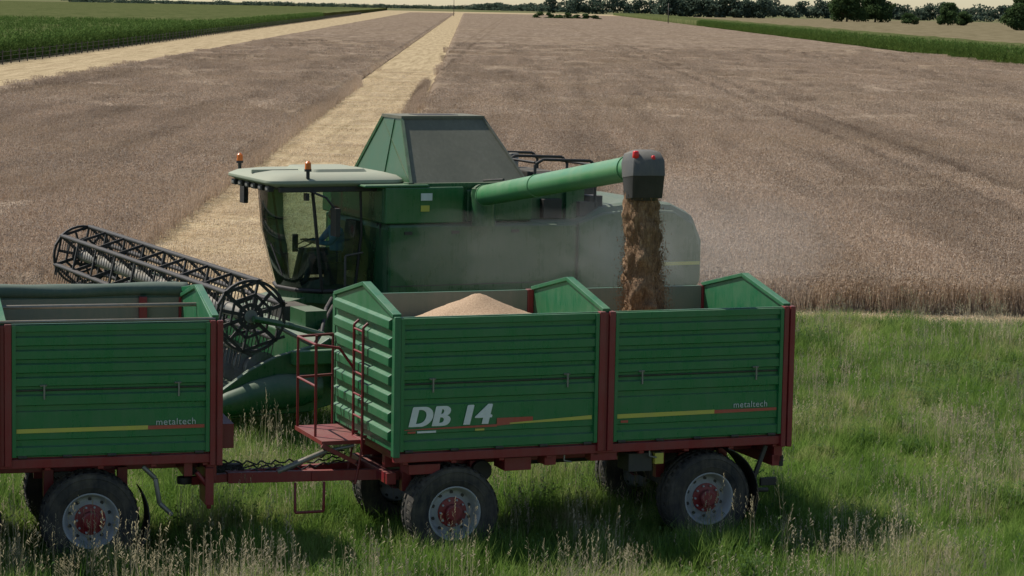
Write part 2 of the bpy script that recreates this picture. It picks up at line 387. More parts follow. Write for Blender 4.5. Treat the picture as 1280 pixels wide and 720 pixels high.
def addp(y0,y1,s,base,keep0=1,keep1=1):
    y=y0
    while y<y1:
        t=(y-y0)/(y1-y0); hw=.235*y+2; x=-hw
        while x<hw:
            xx=x+U(-.2,.2)*s; yy=y+U(-.2,.2)*s
            e=s*.42
            ok=(yy>54.0+e+.45*noise.noise(Vector((xx*.5,1,0))) and xr_a(yy)+e<xx<xr_b(yy)) or (yy>47.8+e and xl_a(yy)+e<xx<xl_b(yy)-e)
            if -8<xx<3.0 and yy<57: ok=False
            if ok and R()<keep0+(keep1-keep0)*t:
                nn=noise.noise(Vector((xx*.16,yy*.10,9)))
                zs=1.0 if nn<.42 else .72
                pts.append(((xx,yy,0),(1,1,(.9+.2*R())*zs),(U(-.05,.05),U(-.05,.05),random.randrange(4)*pi/2+U(-.2,.2)),base+random.randrange(4)))
            x+=s*.92
        y+=s*.92
addp(48.3,82,1.0,0); addp(82,135,1.6,4,1,.95); addp(135,400,3.0,8,.9,.1)
print('wheat patches',len(pts))
def wheat_tuft():
    mb=MB('wheatstalk')
    for i in range(24): 
        a=U(0,2*pi); r=.24*math.sqrt(R()); stalk(mb,r*math.cos(a),r*math.sin(a))
    return mb.make('t',link=False,fixn=False)
wp+=[wheat_tuft() for _ in range(3)]
for _ in range(1100):
    x=U(2.5,16); y=54.0+.45*noise.noise(Vector((x*.5,1,0)))+U(-.15,.9)
    pts.append(((x,y,0),(1,1,U(.65,1.15)),(U(-.3,.2),U(-.2,.2),U(0,6.28)),12+random.randrange(3)))
y=57.
while y<200:
    for sx_ in(xl_b(y),xr_a(y)):
        pts.append(((sx_+U(-.2,.2),y+U(-.2,.2),0),(1,1,U(.75,1.1)),(U(-.15,.15),U(-.15,.15),U(0,6.28)),12+random.randrange(3)))
    y+=.22 if y<110 else .4
scatter('wheat_plants',pts,wp)
def straw_patch():
    mb=MB('straw')
    for i in range(90):
        x,y=U(-.6,.6),U(-.6,.6); h=U(.04,.11); a=U(0,2*pi); w=.005
        if i%3==0: mb.add([(x-w,y,0),(x+w,y,0),(x+w+.02*math.cos(a),y+.02,h),(x-w+.02*math.cos(a),y+.02,h)],[(0,1,2,3)])
        else:
            l=U(.1,.3); mb.add([(x,y,.02),(x+.012*math.sin(a),y-.012*math.cos(a),.02),(x+l*math.cos(a)+.012*math.sin(a),y+l*math.sin(a)-.012*math.cos(a),.04),(x+l*math.cos(a),y+l*math.sin(a),.04)],[(0,1,2,3)])
    return mb.make('s',link=False,fixn=False)
pts=[]
for _ in range(600):
    y=U(50.9,54.6); x=U(-14,16); pts.append(((x,y,0),(1,1,U(.6,1.3)),(0,0,U(0,6.28)),random.randrange(3)))
for _ in range(1700):
    y=58+190*R()**1.9; x=U(xl_b(y)+.4,xr_a(y)-.2); pts.append(((x,y,0),(1.1,1.1,U(.5,1.0)),(0,0,U(0,6.28)),random.randrange(3)))
scatter('straw_stubble',pts,[straw_patch() for _ in range(3)])
def g0(mb,s):
    for i in range(34): blade(mb,s[0]+U(-.16,.16),s[1]+U(-.16,.16),U(.08,.22),U(.008,.013),U(.03,.16),U(0,6.28))
def g1(mb,s):
    for i in range(28): blade(mb,s[0]+U(-.14,.14),s[1]+U(-.14,.14),U(.18,.42),U(.007,.012),U(.08,.30),U(0,6.28))
def g2(mb,s,n=4):
    for i in range(8): blade(mb,s[0]+U(-.1,.1),s[1]+U(-.1,.1),U(.2,.4),.008,U(.05,.25),U(0,6.28))
    for i in range(n):
        t=blade(mb,s[0]+U(-.14,.14),s[1]+U(-.14,.14),U(.42,.78),.006,U(.02,.18),U(0,6.28),1)
        for k in range(9):
            z=t[2]-k*.018; a=U(0,6.28); rr=.012+.003*k
            mb.add([(t[0],t[1],z),(t[0]+rr*math.cos(a)+.007,t[1]+rr*math.sin(a),z+.022),(t[0]+rr*math.cos(a),t[1]+rr*math.sin(a)+.007,z+.03)],[(0,1,2)],1)
def g3(mb,s):
    for i in range(10):
        a=U(0,6.28); h=U(.15,.42); sx,sy=s[0]+U(-.12,.12),s[1]+U(-.12,.12); blade(mb,sx,sy,h,.008,.05,a,2)
        for k in range(4):
            z=h*U(.3,1); b=U(0,6.28); l=U(.04,.08); c,s_=math.cos(b),math.sin(b); q=.013
            mb.add([(sx,sy,z),(sx+c*l/2-s_*q,sy+s_*l/2+c*q,z+.02),(sx+c*l,sy+s_*l,z),(sx+c*l/2+s_*q,sy+s_*l/2-c*q,z+.02)],[(0,1,2,3)],2)
    for i in range(12): blade(mb,s[0]+U(-.15,.15),s[1]+U(-.15,.15),U(.2,.45),.009,U(.05,.25),U(0,6.28))
def gpatch(n0,n1,n2,n3):
    mb=MB('grass','seed','weed')
    for n,f in((n0,g0),(n1,g1),(n2,g2),(n3,g3)):
        for i in range(n): f(mb,(U(-.32,.32),U(-.32,.32)))
    return mb.make('g',link=False,fixn=False)
protos=[gpatch(15,4,0,0) for _ in range(3)]+[gpatch(9,11,0,1) for _ in range(3)]+[gpatch(4,16,2,2) for _ in range(3)]+[gpatch(6,9,6,1) for _ in range(2)]+[gpatch(6,8,1,6) for _ in range(2)]
single=[]
for f in (g2,g3):
    mb=MB('grass','seed','weed'); f(mb,(0,0)); single.append(mb.make('g',link=False,fixn=False))
protos+=single
pts=[]
y=24.8
while y<51.4:
    hw=.225*y+1.2; x=-hw
    while x<hw:
        xx,yy=x+U(-.15,.15),y+U(-.15,.15); x+=.55
        if yy>41 and xx<0 and R()<.5: continue
        nn=noise.noise(Vector((xx*.35,yy*.35,0)))+.8*noise.noise(Vector((xx*.9,yy*.9,5)))
        v=nn+U(-.25,.25)
        k=random.randrange(3) if v<-.12 else (3+random.randrange(3) if v<.18 else 6+random.randrange(3))
        if R()<.07: k=9+random.randrange(2)
        if R()<.06: k=11+random.randrange(2)
        if yy<27.6 and R()<.35: k=9+random.randrange(2)
        s=U(.9,1.15); zs=U(.7,1.25)*(1.08+.55*nn)
        if yy>49.5: zs*=.75
        pts.append(((xx,yy,gz(xx,yy)),(s,s,zs),(U(-.06,.06),U(-.06,.06),U(0,6.28)),k))
    y+=.55
for cx,cy,rr,nn_,kk in((5.6,47.5,.5,20,14),(8.0,45,.9,26,14),(7.0,42,.7,20,14),(10.0,44,.8,20,14),(8.6,47.5,.8,18,13),(7.4,35.2,.6,40,13),(6.8,38,.5,24,13),(5.9,32.5,.6,20,13),(6.9,33.2,.4,20,14),(-5.2,27.3,.9,26,13),(-2.9,26.6,.9,26,13),(-.5,26.8,1.2,20,13),(3.0,26.6,1.3,26,13),(4.8,28.5,.9,16,13)):
    for _ in range(nn_):
        a=U(0,6.28); r=rr*math.sqrt(R()); s=U(1.0,1.5); x,y=cx+r*1.4*math.cos(a),cy+r*math.sin(a); pts.append(((x,y,gz(x,y)),(s,s,s*U(.8,1.1)),(0,0,U(0,6.28)),kk))
print('grass',len(pts))
scatter('grass',pts,protos)

# ================================================================ CORN, FENCE, TREES
def cl_edge(y): return -42.6-.035*y
canopy('corn_field',lambda y:-650-.6*y,lambda y:cl_edge(y)-1.5,215,2600,2.15,'corntop',90,.25,step0=2,slope=False)
canopy('corn_field.001',lambda y:60+.012*y+1,lambda y:74+.02*y,200,2300,2.0,'corntop',10,.25,step0=2,slope=False)
def corn_plant():
    mb=MB('corn')
    for i in range(7):
        x,y=U(-.5,.5),U(-.5,.5); h=U(1.9,2.5); mb.cyl((x,y,0),(x,y,h),.018,.01,0,4,False)
        for k in range(9):
            z=h*(.12+.1*k); a=U(0,6.28); blade(mb,x,y,U(.3,.5),.09,U(.4,.75),a,0,z,3)
    return mb.make('c',link=False,fixn=False)
pts=[]
y=210
while y<1000:
    for r in range(4):
        x=cl_edge(y)-r*.8-U(0,.4); s=U(.85,1.15); pts.append(((x,y+U(-.4,.4),0),(s,s,s),(0,0,U(0,6.28)),random.randrange(3)))
        x=60+.012*y+r*.8+U(-.3,.3); s=U(.8,1.1); pts.append(((x,y+U(-.4,.4),0),(s,s,s),(0,0,U(0,6.28)),random.randrange(3)))
    y+=.9 if y<450 else 1.4
for _ in range(3500):
    y=U(215,520); x=cl_edge(y)-4-U(0,45); s=U(.95,1.15); pts.append(((x,y,0),(s,s,s),(0,0,U(0,6.28)),random.randrange(3)))
scatter('corn_plants',pts,[corn_plant() for _ in range(3)])
mb=MB('wood','dark'); y=205; prev=None
while y<1500:
    x=cl_edge(y)+1.6; h=1.35+U(-.05,.05); mb.cyl((x,y,0),(x+U(-.04,.04),y,h),.07,.06,0,6)
    if prev:
        for hz in(.4,.8,1.2): mb.cyl((prev[0],prev[1],hz),(x,y,hz),.016,.016,1,4,False)
    prev=(x,y); y+=5
mb.make('wire_fence',fixn=False)
sheet('harvested_field',[(75,180),(900,180),(1400,2300),(122,2300)],.0,'bfield')

def crown(mb,cx,cy,z0,w,h,n,sz,mi=0,blobs=9):
    bl=[]
    for i in range(blobs):
        a=U(0,6.28); t=i/(blobs-1)
        rr=w*.34*math.sqrt(R())*(1.0-.75*max(0,t-.35)); 
        bl.append((cx+rr*math.cos(a),cy+rr*math.sin(a),z0+h*(.16+.66*t),w*U(.20,.30),h*U(.13,.22)))
    for i in range(n):
        b=random.choice(bl); v=Vector((random.gauss(0,1),random.gauss(0,1),random.gauss(0,1))).normalized()*(R()**.3)
        c=Vector((b[0]+v.x*b[3],b[1]+v.y*b[3],max(z0+.2,b[2]+v.z*b[4]))); q=sz*U(.6,1.3)
        a=Vector((U(-1,1),U(-1,1),U(-1,1))).normalized(); b2=a.orthogonal().normalized()
        mb.add([c-a*q,c+b2*q*.8,c+a*q,c-b2*q*.8],[(0,1,2,3)],mi)
    return bl
def tree(name,x,y,w,h,n=3800,sz=.42,blobs=12,mat='tree'):
    e=empty(name,(x,y,0)); mb=MB(mat); bl=crown(mb,0,0,h*.0,w,h,n,sz,0,blobs); mb.make('crown',e,fixn=False)
    t=MB('bark'); t.cyl((0,0,0),(.1,0,h*.35),h*.03,h*.02,0,8); 
    for b in bl[:7]: t.cyl((.1,0,h*.12),(b[0],b[1],b[2]),h*.013,h*.004,0,5)
    t.make('trunk',e)
tree('oak_tree',233,1769,28,25,7000,.8,20); tree('oak_tree.001',256,1790,30,25,7000,.8,18)
tree('oak_tree.002',256,1487,15,14,4000,.55); tree('oak_tree.003',267,1500,12,9,3000,.5)
tree('oak_tree.004',224,1122,15,13,4500,.45); tree('oak_tree.005',233,1150,13,17,4000,.45)
tree('oak_tree.006',238,1520,13,7,2500,.45)
mb=MB('treefar')
def row(xa,ya,xb,yb,n,h0,h1,w,q=700):
    for i in range(n):
        t=(i+U(-.3,.3))/n; crown(mb,xa+(xb-xa)*t,ya+(yb-ya)*t,-.5,w*U(.8,1.3),U(h0,h1),q,1.3,0,8)
row(40,2650,520,2500,38,13,21,28,500); row(-60,3600,100,3200,16,7,13,30,400); row(300,3300,1000,3100,34,12,20,34,400); row(130,2250,225,2200,12,15,22,19,600)
row(-700,3900,-50,3800,50,4,8,40,200)
mb.make('distant_trees',fixn=False)
mb=MB('tree'); 
for i in range(7): crown(mb,12+i*5,1350+U(-8,8),-.3,7,U(2.5,4.5),500,.4,0,5)
mb.make('hedge_bushes',fixn=False)
for i,(px_,py_,hh) in enumerate(((64,1060,9),(-38,1500,12))):
    mb=MB('wood'); mb.cyl((px_,py_,0),(px_,py_,hh),.2,.14,0,8); mb.box(px_-.9,px_+.9,py_-.06,py_+.06,hh-.9,hh-.75); mb.make('utility_pole' if i==0 else 'utility_pole.001')

# ================================================================ TRAILERS
LT,WT=5.26,2.44
def wheel(name,parent,c,r=.525,w=.40,outer=-1,rimm='rim',hubm='red',lugs=36):
    mb=MB('rubber',rimm,hubm,'dark'); k=r/.525; h=w/2; f=outer*-1
    prof=[(.27*k,-h*.72),(.30*k,-h*.90),(.36*k,-h),(.44*k,-h*.99),(.49*k,-h*.92),(.512*k,-h*.8),(.515*k,-h*.3),(.505*k,-h*.28),(.505*k,-h*.2),(.515*k,-h*.18),(.517*k,0),(.515*k,h*.18),(.505*k,h*.2),(.505*k,h*.28),(.515*k,h*.3),(.512*k,h*.8),(.49*k,h*.92),(.44*k,h*.99),(.36*k,h),(.30*k,h*.9),(.27*k,h*.72)]
    mb.lathe(prof,c,0,48,True,f)
    mb.lathe([(.362*k,-h-.004),(.37*k,-h-.008),(.378*k,-h-.004)],c,0,48,True,f)
    mb.lathe([(.455*k,-h*.975),(.463*k,-h-.004),(.471*k,-h*.955)],c,0,48,True,f)
    for i in range(lugs):
        t=2*pi*i/lugs; ct,st=math.cos(t),math.sin(t); hw=.022*k
        for sgn in(-1,1):
            y0=c[1]+sgn*h*.3; y1=c[1]+sgn*h*.93
            rr0,rr1=.508*k,.528*k
            vs=[]
            for yy,sh in((y0,0),(y1,.02)):
                for rr in(rr0,rr1 if yy==y0 else .505*k):
                    for q in(-hw,hw): vs.append((c[0]+rr*ct-(q+sh)*st,yy,c[2]+rr*st+(q+sh)*ct))
            mb.add(vs,[(2,3,7,6),(0,2,6,4),(1,5,7,3),(4,6,7,5),(0,1,3,2)],0)
    mb.lathe([(.285*k,-h*.70),(.305*k,-h*.86),(.30*k,-h*.93),(.288*k,-h*.93),(.278*k,-h*.80),(.262*k,-h*.66),(.25*k,-h*.30),(.235*k,-h*.15),(.19*k,-h*.30),(.15*k,-h*.42),(.11*k,-h*.44),(.11*k,-h*.44)],c,1,48,True,f)
    mb.lathe([(.165*k,-h*.40),(.165*k,-h*.47),(.12*k,-h*.50),(.095*k,-h*.52),(.092*k,-h*.85),(.075*k,-h*.92),(.0,-h*.93)],c,2,32,False,f)
    for i in range(10):
        t=2*pi*i/10; mb.cyl((c[0]+.142*k*math.cos(t),c[1]-h*.46*f,c[2]+.142*k*math.sin(t)),(c[0]+.142*k*math.cos(t),c[1]-h*.62*f,c[2]+.142*k*math.sin(t)),.012*k,.012*k,1,6)
        t+=.31; mb.cyl((c[0]+.215*k*math.cos(t),c[1]-h*.19*f,c[2]+.215*k*math.sin(t)),(c[0]+.215*k*math.cos(t),c[1]-h*.26*f,c[2]+.215*k*math.sin(t)),.02*k,.02*k,3,10)
    return mb.make(name,parent,fixn=False)
def sideprof(zb,zt):
    k=(zt-zb)/1.63
    Z=lambda z: zb+(z-1.16)*k
    p=[(0,1.16)]
    def rib(a,b,d=.040,t=.016): p.extend([(0,a),(d,a+t),(d,b-t),(0,b)])
    rib(1.17,1.30,.035); rib(1.37,1.73,.022,.012); rib(1.79,1.93); p.extend([(0,1.965),(-.012,1.97),(-.012,1.99),(0,1.995)])
    for zc in(2.085,2.25,2.415,2.58): rib(zc-.062,zc+.062)
    rib(2.69,2.785,.035,.01); p.append((0,2.79))
    return [(d,Z(z)) for d,z in p]
WZ,WR=.365,.585
def build_trailer(name,loc,rz,zt,wheels):
    e=empty(name,loc,rz); zb=1.16
    prof=sideprof(zb,zt)
    def wall(nm,x0,x1,ysign):
        mb=MB('tgreen','tinner','dark')
        yb=0 if ysign<0 else WT
        n=len(prof); K=14; cols=[]
        for q in range(K+1):
            x=x0+(x1-x0)*q/K
            bow=.007*noise.noise(Vector((x*1.3,yb,loc[0])))
            cols.append([(x,yb+ysign*(d+bow+.004*noise.noise(Vector((x*2.5,z*3,1)))),z) for d,z in prof])
        for q in range(K): mb.add(cols[q]+cols[q+1],[(i,i+1,n+i+1,n+i) for i in range(n-1)],0)
        out,out2=cols[0],cols[-1]
        yi=yb-ysign*.035
        inn=[(x0,yi,zb),(x1,yi,zb),(x1,yi,zt),(x0,yi,zt)]
        mb.add(inn,[(0,1,2,3)],1)
        mb.add([(x0,yb+ysign*.01,zt),(x1,yb+ysign*.01,zt),(x1,yi,zt),(x0,yi,zt)],[(0,1,2,3)],0)
        mb.add(out+[(x0,yi,zt),(x0,yi,zb)],[tuple(range(n+2))],0); mb.add(out2+[(x1,yi,zt),(x1,yi,zb)],[tuple(range(n+2))],0)
        o=ysign*.052
        for a,b in((x0,x0+.045),(x1-.045,x1)): mb.box(a,b,min(yb-.011*ysign,yb+o),max(yb-.011*ysign,yb+o),zb+.012,zt-.012,0)
        ob=mb.make(nm,e,fixn=False)
        h=MB('steel','dark')
        for fx in(.16,.84):
            xx=x0+(x1-x0)*fx; zz=zb+(1.98-1.16)*(zt-zb)/1.63
            h.cyl((xx,yb+ysign*.055,zz-.10),(xx,yb+ysign*.055,zz+.07),.012,.012,0,8)
            h.cyl((xx-.05,yb+ysign*.05,zz+.06),(xx+.03,yb+ysign*.05,zz+.06),.012,.012,0,6)
        h.cyl((x0+.05,yb+ysign*.012,zb+.82*(zt-zb)/1.63),(x1-.05,yb+ysign*.012,zb+.82*(zt-zb)/1.63),.009,.009,1,6)
        for q in range(5):
            xx=x0+.12+(x1-x0-.24)*q/4; h.cyl((xx-.05,yb+ysign*.03,zb+.004),(xx+.05,yb+ysign*.03,zb+.004),.018,.018,1,6)
        h.make(nm+'_latches',e,fixn=False)
    wall('side_panel_1',.04,2.60,-1); wall('side_panel_2',2.82,5.13,-1)
    wall('far_panel_1',.04,2.60,1); wall('far_panel_2',2.82,5.13,1)
    mb=MB('red'); 
    for ys,ye in((-.06,.05),(WT-.05,WT+.06)):
        mb.box(2.605,2.685,ys,ye,1.06,zt+.005); mb.box(2.735,2.815,ys,ye,1.06,zt+.005); mb.box(2.684,2.736,ys+.03,ye-.03,1.06,zt-.01)
        mb.box(5.135,5.20,ys,ye,1.0,zt+.01); mb.box(5.215,5.285,ys-.01,ye,1.0,zt+.01); mb.box(5.19,5.23,ys+.025,ye,1.0,zt)
    mb.make('posts',e,.008)
    mb=MB('tgreen2'); mb.box(-.045,.038,-.06,.05,1.1,zt+.01); mb.box(-.045,.038,WT-.05,WT+.06,1.1,zt+.01); mb.make('front_posts',e,.01)
    gh=.26
    def gable(nm,x,th,mi,rib,zlow=1.16):
        mb=MB(mi,'tinner'); 
        mb.prism([(.05,zlow),(WT-.05,zlow),(WT-.05,zt),(WT/2,zt+gh),(.05,zt)],x-th/2,x+th/2,0,'x')
        if rib:
            for k in range(7):
                z=zlow+.1+k*.225
                if z+.14<zt+.05: mb.prism([(x-th/2+.005,z),(x-th/2-.045,z+.03),(x-th/2-.045,z+.13),(x-th/2+.005,z+.16)],.09,WT-.09,0)
        for a,b in(((x,.0,zt+.015),(x,WT/2,zt+gh+.015)),((x,WT/2,zt+gh+.015),(x,WT,zt+.015))): mb.beam(a,b,th+.05,.05,0)
        return mb.make(nm,e,.006)
    gable('front_wall',0,.06,'tgreen2',True); gable('middle_bulkhead',2.71,.05,'tgreen2',False,1.3); gable('rear_wall',5.19,.05,'tgreen2',False)
    mb=MB('red','dark'); mb.box(0,5.22,.03,WT-.03,1.10,1.155,0)
    mb.box(-.02,5.22,-.02,.07,1.03,1.14,0); mb.box(-.02,5.22,WT-.07,WT+.02,1.03,1.14,0)
    for y in(.72,1.62): mb.box(.1,5.15,y,y+.1,.84,1.09,0)
    for i in range(9):
        x=.1+i*.62; mb.box(x,x+.07,.02,WT-.02,.99,1.095,0)
    mb.box(5.12,5.24,.1,WT-.1,.78,1.02,0)
    mb.make('chassis_frame',e,.008)
    for i,wx in enumerate(wheels):
        mb=MB('red','dark','black'); r=WZ; mb.beam((wx,.3,r),(wx,WT-.3,r),.13,.13,1)
        for y in(.62,1.82):
            for k in range(5):
                t=.42-.07*k; mb.path([(wx-t,y,r+.26-.02*k),(wx-t*.5,y,r+.15-.02*k+.0),(wx,y,r+.11-.018*k),(wx+t*.5,y,r+.15-.02*k),(wx+t,y,r+.26-.02*k)],.014,1,6)
            mb.box(wx-.5,wx-.38,y-.05,y+.05,r+.2,.9,0); mb.box(wx+.38,wx+.5,y-.05,y+.05,r+.2,.9,0)
        mb.make('axle_%d'%i,e,.004)
        wheel('wheel_near_%d'%i,e,(wx,.22,WZ),WR,.42,-1); wheel('wheel_far_%d'%i,e,(wx,WT-.22,WZ),WR,.42,1)
    return e
def fender(mb,cx,cz,y0,y1,r,a0,a1,mi,n=14):
    vs=[];fs=[]
    for i in range(n+1):
        t=math.radians(a0+(a1-a0)*i/n)
        for rr in(r,r+.015):
            for y in(y0,y1): vs.append((cx+rr*math.cos(t),y,cz+rr*math.sin(t)))
    for i in range(n):
        o=i*4; fs+=[(o,o+1,o+5,o+4),(o+2,o+6,o+7,o+3),(o,o+4,o+6,o+2),(o+1,o+3,o+7,o+5)]
    mb.add(vs,fs,mi,False)
T1=math.radians(21.04)
tr=build_trailer('grain_trailer',(-1.36,29.41,0),T1,2.79,[.78,4.19])
text('lettering_model','DB',(.12,-.0335,1.465),.345,tr,'white',.22,.0,1.08,.002,7,.008)
text('lettering_model','14',(.77,-.0335,1.465),.345,tr,'white',.22,.0,1.08,.002,7,.008)
text('lettering_maker','metaltech',(4.46,-.0335,1.528),.112,tr,'lettering',.0,.0,1,.002,1,.004)
mb=MB('yellow','redstripe','white')
def strip(x0,x1,za0,za1,zb0,zb1,mi,y=-.0325):
    mb.add([(x0,y,za0),(x1,y,zb0),(x1,y,zb1),(x0,y,za1)],[(0,1,2,3)],mi)
strip(.10,1.28,1.425,1.435,1.425,1.455,1); strip(1.28,1.75,1.435,1.53,1.465,1.53,1); strip(1.45,2.53,1.450,1.465,1.465,1.515,0,-.0332)
strip(2.87,4.2,1.455,1.51,1.465,1.515,0); strip(4.2,5.07,1.465,1.51,1.475,1.51,1,-.0332)
strip(.14,.24,1.385,1.41,1.385,1.41,1,-.0332); strip(.26,.50,1.385,1.41,1.385,1.41,2,-.0332) ; strip(2.92,3.02,1.40,1.43,1.40,1.43,1,-.0332); strip(1.0,1.12,1.385,1.41,1.385,1.41,0,-.0332)
mb.make('decal_stripes',tr,fixn=False)
mb=MB('red','dark','black','yellow','steel','redlamp')
mb.cyl((.78,WT/2,.80),(.78,WT/2,.88),.5,.5,1,32); mb.beam((.1,.75,.74),(1.5,.75,.74),.1,.12,0); mb.beam((.1,1.68,.74),(1.5,1.68,.74),.1,.12,0)
mb.beam((.12,.5,.74),(.12,1.95,.74),.12,.14,0); mb.box(.2,.6,.08,.4,.86,.98,0)
mb.box(1.45,1.8,.12,.5,.84,1.0,0); mb.cyl((1.3,.5,.78),(1.3,.9,.78),.13,.13,2,18)
mb.box(1.95,2.1,.05,.3,.9,1.04,0); mb.cyl((2.2,1.3,.8),(3.1,1.3,.8),.12,.12,1,18); mb.box(2.55,2.9,.02,.2,.93,1.03,0)
mb.box(3.10,3.42,.10,.45,.75,.98,1); mb.box(3.44,3.56,.06,.22,.84,.98,3)
fender(mb,4.19,WZ,.0,.46,.67,-20,70,2); fender(mb,4.19,WZ,WT-.46,WT,.67,-20,70,2)
mb.beam((5.15,.1,.80),(5.15,WT-.1,.80),.1,.14,0); mb.box(5.2,5.26,.1,.5,.72,.86,2); mb.box(5.255,5.27,.14,.46,.75,.83,5)
mb.beam((5.0,.1,1.0),(4.85,.1,.6),.05,.05,1); mb.cyl((4.75,.3,.40),(5.15,.3,.38),.03,.03,1,8); mb.box(4.9,5.12,.0,.05,.5,.6,2)
for xx in(2.2,3.35): mb.path([(xx,.03,1.05),(xx,.03,.95),(xx+.1,.03,.93)],.012,4,6)
mb.make('running_gear',tr,.005)
mb=MB('red','steel','dark','black')
mb.beam((.15,.95,.72),(-1.75,1.20,.72),.09,.13,0); mb.beam((.15,1.55,.72),(-1.75,1.28,.72),.09,.13,0); mb.beam((-1.5,1.12,.72),(-1.5,1.35,.72),.1,.12,0)
mb.beam((-.7,1.0,.72),(-.7,1.45,.72),.08,.1,0); mb.beam((-1.7,1.24,.72),(-2.2,1.24,.70),.10,.10,0)
mb.cyl((-2.28,1.24,.67),(-2.28,1.24,.75),.09,.09,2,16)
mb.cyl((-1.15,1.1,.78),(-.55,1.05,1.02),.035,.035,1,10); mb.cyl((-.55,1.05,1.02),(-.2,1.0,1.08),.02,.02,1,10)
mb.path([(-.6,.95,.66),(-.62,.9,.30),(-.98,.9,.30),(-.96,.98,.66)],.018,0,8)
for k in range(3):
    pts_=[]
    for i in range(33):
        t=i/32; pts_.append((-2.1+1.9*t,1.3+.06*k+.02*math.sin(t*60),.86-.10*math.sin(pi*t)+.04*k+.025*math.sin(t*70+k)))
    mb.path(pts_,.011,3,5)
pts_=[(-1.95+i*.012,1.2+.03*math.cos(i*.9),.84+.03*math.sin(i*.9)) for i in range(70)]; mb.path(pts_,.006,3,4)
mb.make('drawbar',tr,.004)
mb=MB('red')
for y in(.95,1.32): mb.path([(-.12,y,1.05),(-.12,y,2.55),(-.06,y,2.60)],.018,0,8); 
for y in(.95,1.32): mb.path([(-.06,y,1.2),(-.12,y,1.2)],.015)
for i in range(6): z=1.15+i*.27; mb.cyl((-.12,.95,z),(-.12,1.32,z),.014,.014,0,8)
mb.path([(-.12,.95,1.05),(-.2,.95,.62),(-.2,1.32,.62),(-.12,1.32,1.05)],.016); mb.cyl((-.16,.95,.83),(-.16,1.32,.83),.014,.014,0,8)
mb.box(-.62,-.06,1.0,2.2,1.10,1.15,0); mb.beam((-.62,1.0,1.1),(-.2,.95,.88),.05,.05,0)
for (x,y,z) in((-.60,2.15,2.30),(-.60,1.35,2.30),(-.10,2.28,2.30),(-.35,2.18,2.30)): mb.cyl((x,y,1.12),(x,y,z),.017,.017,0,8)
for z in(2.30,1.78): mb.path([(-.60,1.35,z),(-.60,2.15,z),(-.10,2.28,z)],.017,0,8)
mb.path([(-.60,1.35,2.30),(-.3,1.35,2.25),(-.12,1.33,2.0)],.017,0,8)
mb.make('ladder_and_platform',tr,fixn=False)

def heap(nm,x0,x1,zfun,parent):
    mb=MB('grain'); nx,ny=50,40; vs=[];fs=[]
    for j in range(ny+1):
        for i in range(nx+1):
            x=x0+(x1-x0)*i/nx; y=.045+(WT-.09)*j/ny; vs.append((x,y,zfun(x,y)+.03*noise.noise(Vector((x*2,y*2,0)))+.012*noise.noise(Vector((x*6,y*6,0)))+.006*noise.noise(Vector((x*25,y*25,0)))))
    for j in range(ny):
        for i in range(nx): a=j*(nx+1)+i; fs.append((a,a+1,a+nx+2,a+nx+1))
    mb.add(vs,fs,0,True); return mb.make(nm,parent)
def cone(x,y,cx,cy,rx,ry): 
    r=math.hypot((x-cx)/rx,(y-cy)/ry); return math.sqrt(max(0,(1-r)**2+.05))-.22 if r<1.2 else 0
heap('grain_heap_front',.05,2.67,lambda x,y:2.40+.62*max(0,cone(x,y,1.5,1.3,1.5,1.45)),tr)
SX,SY=3.77,1.2
heap('grain_heap_rear',2.75,5.15,lambda x,y:2.2+.35*max(0,1-math.hypot((x-SX)/1.4,(y-SY)/1.2)),tr)
e=empty('falling_grain',(-1.36,29.41,0),T1)
mb=MB('stream'); rings=[]; ztop,zbot=4.2,2.42; n=36
for k in range(80):
    t=k/79; z=ztop+(zbot-ztop)*t; ring=[]
    for i in range(n):
        a=2*pi*i/n; ca,sa=math.cos(a),math.sin(a)
        r=(.165+.085*t)*(1+.38*noise.noise(Vector((ca*1.5,sa*1.5,z*1.8)))+.38*noise.noise(Vector((ca*4,sa*4,z*5)))+.22*noise.noise(Vector((ca*10,sa*10,z*9))))
        ring.append((SX-.08+.06*t+.03*noise.noise(Vector((z*2,0,0)))+r*ca*1.05,SY+r*sa,z))
    rings.append(ring)
mb.loft(rings,0,True); mb.make('stream',e)
mb=MB('stream')
for i in range(15000):
    t=R(); z=ztop+(zbot-ztop)*t; cl=noise.noise(Vector((i*.003,z*4,0))); r=(.13+.13*t)*(1+.55*abs(random.gauss(0,.6))+.25*cl); a=U(0,6.28)
    c=Vector((SX-.08+.06*t+r*math.cos(a),SY+r*math.sin(a),z)); q=U(.004,.010); v=Vector((U(-1,1),U(-1,1),U(-1,1)))*q
    mb.add([c-v,c+Vector((q,0,-q)),c+v+Vector((0,0,q*2))],[(0,1,2)])
mb.make('loose_grains',e,fixn=False)

